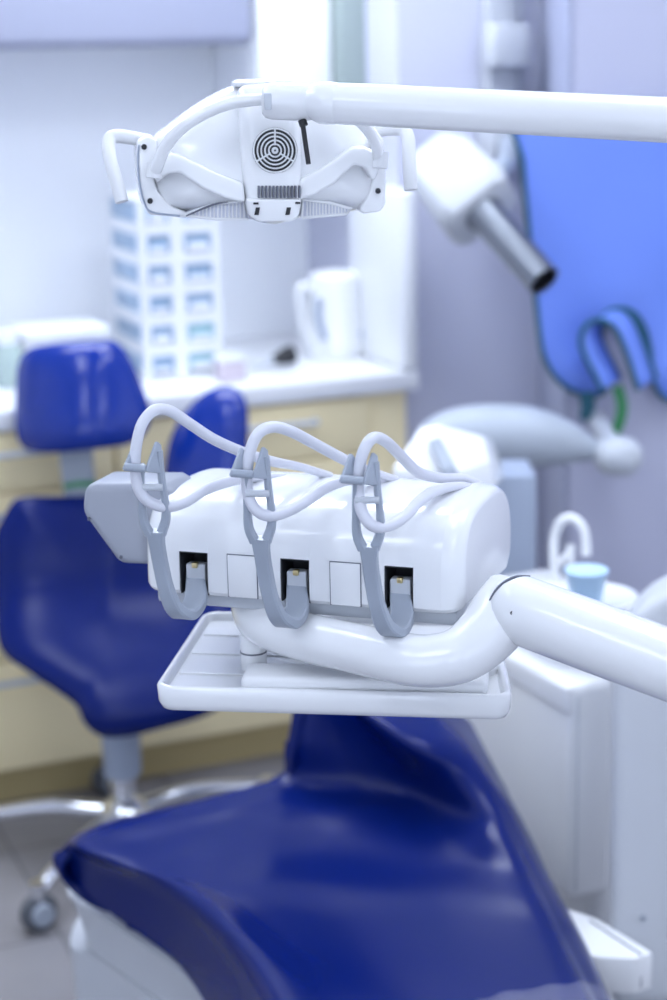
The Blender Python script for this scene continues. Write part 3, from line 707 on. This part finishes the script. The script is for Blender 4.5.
# curved support tube and pivot
sp = [(254, 588, 2.01), (255, 604, 1.985), (264, 621, 1.95), (298, 635, 1.90), (350, 647, 1.86), (400, 658, 1.825), (430, 661, 1.815), (460, 655, 1.81), (484, 637, 1.815), (502, 615, 1.825), (514, 603, 1.835)]
m = MB(); tube(m, [P(*c) for c in sp], [.026, .027, .027, .026, .026, .0265, .027, .0285, .031, .034, .036], n=28); m.build('support_tube', WHITE, dl, angle=60)
Cs = P(521, 610, 1.81); Ab = P(667, 664, 1.735); adir = (Ab-Cs).normalized(); LL = (Ab-Cs).length; Aa = Cs
m = MB(); lathe(m, Cs, [(0, -.0350), (.009, -.0338), (.0175, -.0303), (.0247, -.0247), (.0303, -.0175), (.0338, -.009), (.035, 0), (.0352, LL*.5), (.0345, LL), (.0345, LL+.26)], adir, n=48)
m.build('swing_arm', WHITE, dl, angle=50)
def onsph(px, py, rad):
    rr_ = ray(px, py).normalized(); oc = CAM-Cs; b_ = oc.dot(rr_); c_ = oc.dot(oc)-rad*rad; D_ = b_*b_-c_
    if D_ > 0: return CAM+rr_*(-b_-math.sqrt(D_))
    q_ = CAM+rr_*(-b_); return Cs+(q_-Cs).normalized()*rad
m = MB(); tube(m, [onsph(x, y, .0352) for x, y in ((530, 576), (516, 577), (502, 584), (492, 596), (488, 609), (491, 622), (499, 634), (511, 642))], [.0009, .0018, .0016, .0012, .0010, .0011, .0013, .0009], n=8)
m.build('joint_gap', SEAM, dl)
m = MB(); pdot = onsph(512, 613, .0354); lathe(m, pdot, [(.0019, 0), (.0019, .008)], (Y*1+Z*-.2).normalized(), n=12); m.build('screw_hole', BLACK, dl)
aend = Aa+adir*(LL+.26)
m = MB(); lathe(m, Vector((aend.x, aend.y, 0)), [(.20, 0), (.20, .02), (.045, .04), (.04, aend.z-.03), (.05, aend.z-.02), (.05, aend.z+.05), (.03, aend.z+.06)], Z, n=32); m.build('column', WHITE, dl)
# tray
T0 = P(154, 686, 1.90); ty = math.radians(8.0); tu = Vector((math.cos(ty), -math.sin(ty), 0)); tv = Vector((math.sin(ty), math.cos(ty), 0))
tw = solve(lambda u: T0+tu*u, 512, 0, .6)
TD = .262
def rrect(x0, x1, y0, y1, r, n=6):
    o = []
    for cx, cy, a0_ in ((x1-r, y1-r, 0), (x0+r, y1-r, 90), (x0+r, y0+r, 180), (x1-r, y0+r, 270)):
        for i in range(n+1): a = math.radians(a0_+90*i/n); o.append((cx+r*math.cos(a), cy+r*math.sin(a)))
    return o
lay = [(.012, -.030), (.004, -.028), (.0, -.021), (-.001, -.004), (.001, -.001), (.004, .0), (.007, -.0015), (.0085, -.006), (.010, -.009), (.05, -.0095)]
m = MB(); vs = []
for ins, z in lay:
    for x, y in rrect(ins, tw-ins, ins, TD-ins, max(.003, .02-ins if ins < .02 else .004)): vs.append(T0+tu*(x-.030*(y/TD)*(x/tw))+tv*y+Z*z)
n = 28; fs = [(i*n+k, i*n+(k+1) % n, (i+1)*n+(k+1) % n, (i+1)*n+k) for i in range(len(lay)-1) for k in range(n)]+[tuple(range(n)), tuple((len(lay)-1)*n+k for k in range(n))]
m.add(vs, fs); tr = m.build('instrument_tray', WHITE, dl, angle=50)
m = MB()
for f in (.25, .5, .75): box(m, T0, tu, tv, Z, (.012, tw-.04), (TD*f-.0012, TD*f+.0012), (-.0095, -.0075), .0006)
m.build('tray_rib', WHITE, tr)
def tloc(px, py, zoff): 
    p = Pz(px, py, T0.z+zoff); return p
for px, py, top in ((254, 668, 640), (484, 672, 640)):
    c = Pz(px, py, T0.z-.009); ztp = max(.03, P(px, top, proj(c)[2]).z-c.z)
    m = MB(); lathe(m, c, [(.0145, 0), (.0145, ztp*.62), (.0125, ztp*.63), (.0125, ztp*.68)], Z, n=28); pp_ = m.build('tray_post', WHITE, tr)
    m = MB(); lathe(m, c, [(.0135, ztp*.62), (.0148, ztp*.63), (.0148, ztp*.67), (.0125, ztp*.68)], Z, n=28); m.build('post_ring', SEAM, pp_)
    m = MB(); lathe(m, c, [(.0140, ztp*.68), (.0140, ztp+.01)], Z, n=28); m.build('post_top', WHITE, pp_)
m = MB(); a1_, a2_ = Pz(250, 690, T0.z-.004), Pz(478, 694, T0.z-.004)
d12 = (a2_-a1_); L12 = d12.length; d12.normalize(); p12 = Vector((-d12.y, d12.x, 0))
box(m, a1_, d12, p12, Z, (-.01, L12+.01), (.0, .05), (-.005, .014), .006, seg=3); m.build('tray_holder', SATIN, tr)
m = MB(); q0 = P(400, 684, 1.893)
for pts in ([(398, 690), (400, 685), (404, 682)], [(397, 684), (399, 688)], [(403, 689), (405, 685)]): tube(m, [P(x, y, 1.893) for x, y in pts], .0006, n=6)
m.build('latch_mark', SEAM, tr)

# ------------------------------------------------------------------ operating lamp
LD = 2.0
lp = thing('operating_lamp', 'white surgical lamp seen from behind with fan grille and side handles', 'lamp', P(270, 215, LD))
def Lp(x, y, o=0): return P(x, y, LD-o)
sil = [(236, 84), (268, 81), (298, 83), (330, 97), (356, 112), (370, 132), (380, 150), (384, 176), (380, 200), (365, 209), (335, 213), (298, 218), (262, 220), (220, 216), (180, 213), (156, 209), (149, 190), (145, 165), (148, 142), (168, 124), (200, 101)]
m = MB(); pillow(m, sil, lambda x, y: LD, .056, .03, 7.0, .5, crown=.006, center=(266, 150), rings=16); m.build('head_shell', WHITE, lp, angle=80)
# side cheek plates
lc = [(137, 141), (148, 136), (157, 139), (158, 160), (153, 176), (158, 192), (171, 206), (188, 213), (186, 218), (150, 215), (143, 205), (138, 175)]
rc = [(375, 128), (384, 140), (386, 165), (386, 205), (380, 212), (362, 214), (360, 209), (370, 190), (376, 165), (370, 140)]
for out, scr in ((lc, [(144, 147), (150, 201)]), (rc, [(378, 191)])):
    m = MB(); prism(m, [Lp(x, y, .045) for x, y in out], (Lp(0, 0, 0)-Lp(0, 0, .05)), .003, seg=3); ck = m.build('side_cheek', WHITE, lp, angle=40)
    for x, y in scr:
        m = MB(); lathe(m, Lp(x, y, .047), [(.0031, 0), (.0031, .006)], Y, n=12); m.build('screw', DARK, ck)
m = MB(); tube(m, [Lp(x, y, .046) for x, y in [(139, 145), (138, 160), (139, 180), (144, 202), (152, 212), (180, 216)]], .0011, n=6); m.build('cheek_seam', BLUEGREY, lp)
# central spine
spn = [(239, 88), (262, 83), (296, 85), (300, 110), (303, 150), (302, 190), (300, 214), (290, 220), (272, 224), (254, 220), (248, 214), (243, 190), (239, 150), (237, 115)]
m = MB(); pillow(m, spn, lambda x, y: LD-.045, .034, .02, 6, .4, center=(271, 155), rings=12); spine = m.build('spine_cover', WHITE, lp, angle=80)
m = MB(); prism(m, [Lp(x, y, .083) for x, y in [(247, 199), (302, 199), (299, 217), (291, 222), (259, 222), (250, 216)]], Lp(0, 0, 0)-Lp(0, 0, .03), .003); m.build('latch_plate', SATIN, lp)
m = MB()
for x, y in ((257, 211), (288, 211)): prism(m, [Lp(x-2.6, y+4, .0845), Lp(x+1.6, y+4, .0845), Lp(x+3, y-3.5, .0845), Lp(x-1, y-3.5, .0845)], Lp(0, 0, 0)-Lp(0, 0, .01))
for x, y in ((256, 203.5), (298, 203)): prism(m, [Lp(x-2.5, y+1, .0845), Lp(x+2.5, y+1, .0845), Lp(x+2.5, y-1, .0845), Lp(x-2.5, y-1, .0845)], Lp(0, 0, 0)-Lp(0, 0, .01))
m.build('latch_slots', BLACK, lp)
# fan grille
fcx, fcy, of = 275, 150.5, .0825
nrm = (CAM-Lp(fcx, fcy, 0)).normalized(); fo = Lp(fcx, fcy, of); kx = 1/FPX*LD*.96
m = MB(); lathe(m, fo, [(22.5*kx, -.004), (22.5*kx, .0010), (22*kx, .0014)], nrm, n=40); gr = m.build('fan_grille', DARK, lp)
m = MB()
fr_ = (RM @ Vector((1, 0, 0))); fr_ = (fr_-nrm*fr_.dot(nrm)).normalized(); fu = nrm.cross(fr_)
for r in (2.2, 6.2, 10.0, 13.8, 17.6, 21.4):
    tube(m, [fo+nrm*.0018+(fr_*math.cos(a*PI/20)+fu*math.sin(a*PI/20))*r*kx for a in range(40)], .0009 if r > 3 else .0014, n=6, smooth=1, closed=True)
for a in (90, 210, 330):
    a = math.radians(a); dd = fr_*math.cos(a)+fu*math.sin(a); tube(m, [fo+nrm*.0022+dd*5*kx, fo+nrm*.0022+dd*22*kx], .0010, n=6, smooth=1)
m.build('grille_rings', SATIN, gr)
m = MB()
for i in range(12):
    x = 259+i*3.7; prism(m, [Lp(x-.9, 186, .0825), Lp(x+.9, 186, .0825), Lp(x+.9, 198, .0825), Lp(x-.9, 198, .0825)], Lp(0, 0, 0)-Lp(0, 0, .006))
m.build('vent_slits', SEAM, lp)
# swept wings
wl_ = [(152, 172), (160, 156), (172, 153), (182, 156), (215, 172), (244, 183), (246, 203), (226, 199), (203, 189), (180, 173), (168, 174), (157, 184)]
wr_ = [(380, 170), (378, 152), (366, 147), (352, 148), (338, 158), (320, 170), (300, 180), (298, 201), (315, 195), (335, 184), (354, 165), (366, 168), (374, 182)]
for out in (wl_, wr_):
    m = MB(); prism(m, [Lp(x, y, .072) for x, y in out], Lp(0, 0, 0)-Lp(0, 0, .05), .004, seg=3); m.build('wing', WHITE, lp, angle=40)
# ribbed lenses along the lower edge
for out, nr2 in (([(183, 215), (214, 204), (244, 201), (248, 219), (215, 219)], 16), ([(302, 218), (303, 200), (330, 203), (352, 209), (346, 214)], 14)):
    m = MB(); prism(m, [Lp(x, y, .055) for x, y in out], Lp(0, 0, 0)-Lp(0, 0, .03), .001); ln = m.build('lens', LENS, lp)
    m = MB(); xs = [p[0] for p in out]
    for i in range(nr2):
        x = min(xs)+5+(max(xs)-min(xs)-9)*i/(nr2-1)
        ys = []
        for j in range(len(out)):
            (x0, y0), (x1, y1) = out[j-1], out[j]
            if (x0 > x) != (x1 > x): ys.append(y0+(y1-y0)*(x-x0)/(x1-x0))
        if len(ys) == 2: tube(m, [Lp(x, min(ys)+1, .056), Lp(x, max(ys)-1, .056)], .0009, n=5, smooth=1)
    tube(m, [Lp(x, y, .056) for x, y in out]+[Lp(*out[0], .056)], .0016, n=6, smooth=1)
    m.build('lens_ribs', SATIN, ln)
m = MB(); tube(m, [Lp(186, 216, .06), Lp(212, 205, .06), Lp(228, 202, .06)], [.0008, .0012, .0005], n=6); m.build('lens_gap', SEAM, lp)
# top cap
m = MB(); lathe(m, Lp(256, 83, .03), [(.026, -.003), (.0275, 0), (.0275, .0015), (.022, .004)], Z, n=30); m.build('top_cap', WHITE, lp)
# handles
m = MB(); tube(m, [Lp(150, 142, .02), Lp(132, 138, .025), (Lp(116, 136, .03)), Lp(109, 141, .035), Lp(110, 158, .045), Lp(116, 180, .05), Lp(122, 202, .05)], [.0075]*7, n=16); m.build('handle', SATIN, lp, angle=70)
m = MB(); tube(m, [Lp(370, 132, .02), Lp(390, 129, .025), Lp(403, 130, .03), Lp(408, 138, .035), Lp(409, 155, .04), Lp(410, 175, .045), Lp(411, 190, .045)], [.0075]*7, n=16); m.build('handle', SATIN, lp, angle=70)
# yoke
m = MB(); tube(m, [Lp(275, 99, .13), Lp(255, 100, .125), Lp(232, 103, .12), Lp(207, 112, .115), (Lp(183, 127, .11)), Lp(166, 146, .10), Lp(157, 166, .09), Lp(155, 172, .08)], [.0062, .0062, .0064, .0066, .0066, .0066, .0068, .0068], n=18)
tube(m, [Lp(332, 108, .12), Lp(352, 116, .11), Lp(368, 130, .095), Lp(377, 148, .085), Lp(379, 164, .075)], [.0062]*5, n=16); m.build('yoke', WHITE, lp, angle=70)
for x, y, o_ in ((154, 170, .078), (380, 160, .072)):
    m = MB(); tube(m, [Lp(x+1, y-8, o_+.006), Lp(x, y+8, o_+.004)], .0082, smooth=1, n=18); m.build('yoke_pivot', SATIN, lp)
# support arm
LA, LB = P(318, 102.5, 1.85), P(667, 120, 1.77)
ad = (LB-LA).normalized(); Ls = (LB-LA).length
m = MB(); lathe(m, LA, [(.014, -.012), (.0185, -.004), (.0203, .006), (.0210, .03), (.0222, Ls), (.0225, Ls+.24)], ad, n=40); m.build('support_arm', WHITE, lp, angle=50)
m = MB(); lathe(m, P(263, 101, 1.86), [(.0135, 0), (.0170, .003), (.0185, .01), (.0190, .035), (.0185, .048), (.0165, .058), (.014, .064)], (P(318, 102.5, 1.855)-P(263, 101, 1.86)).normalized(), n=36); kn = m.build('arm_knuckle', WHITE, lp, angle=50)
m = MB(); lathe(m, LA, [(.0175, -.006), (.0212, .002), (.0216, .010), (.0212, .018), (.0200, .024)], ad, n=40); m.build('arm_collar', WHITE, lp, angle=60)
m = MB(); prism(m, [P(x, y, 1.8395) for x, y in [(263.5, 93), (271.5, 93), (271.5, 110), (264.5, 110)]], Y*.012, .001); m.build('knuckle_plate', PALEGREY, kn)
m = MB(); tube(m, [P(302, 120, 1.855), P(304, 126, 1.855)], .0045, smooth=1); tube(m, [P(302.5, 122, 1.853), P(305, 140, 1.85), P(308.5, 164, 1.85)], .0026, n=10); m.build('lock_lever', BLACK, lp)
le = LA+ad*(Ls+.24)
m = MB(); tube(m, [le-Z*.03, Vector((le.x, le.y, 2.70))], .03, smooth=1, n=24); lathe(m, Vector((le.x, le.y, 2.64)), [(.09, .06), (.09, .04), (.04, 0)], Z); m.build('ceiling_post', WHITE, lp)

# ------------------------------------------------------------------ lights
LIGHT = mat('fluorescent_diffuser', (.9, .9, .9), .5, emit=((.80, .88, 1.0), 9.0))
LIGHT_ADDED = mat('fluorescent_diffuser_bright', (.9, .9, .9), .5, emit=((.80, .88, 1.0), 14.5))  # stronger glow for panels added to brighten the back wall
for i, (x, y, w, l) in enumerate([(-1.0, 2.3, .30, 1.2), (.35, 2.3, .30, 1.2), (-1.0, .3, .30, 1.2), (.9, .2, .30, 1.2), (-.9, 3.9, .9, .5), (-.1, 3.7, .5, .7), (.9, 2.9, .5, .8)]):  # panels towards the back are added to brighten the background
    t = thing('ceiling_light', 'rectangular fluorescent light panel set in the ceiling', 'light', (x, y, 2.66), 'ceiling light panels')
    m = MB(); box(m, (x, y, 2.66), X, Y, Z, (-w/2-.02, w/2+.02), (-l/2-.02, l/2+.02), (.01, .04), .004); m.build('frame', SATIN, t)
    m = MB(); box(m, (x, y, 2.66), X, Y, Z, (-w/2, w/2), (-l/2, l/2), (-.002, .0095)); m.build('diffuser', LIGHT_ADDED if y > 3.5 else LIGHT, t)
wd = bpy.data.worlds.new('world'); scene.world = wd; wd.use_nodes = True
bg = wd.node_tree.nodes['Background']; bg.inputs[0].default_value = (.72, .80, 1.0, 1); bg.inputs[1].default_value = 1.2
vs_ = scene.view_settings; vs_.view_transform = 'Standard'; vs_.look = 'None'; vs_.exposure = 0.2; vs_.gamma = 1; vs_.use_curve_mapping = False
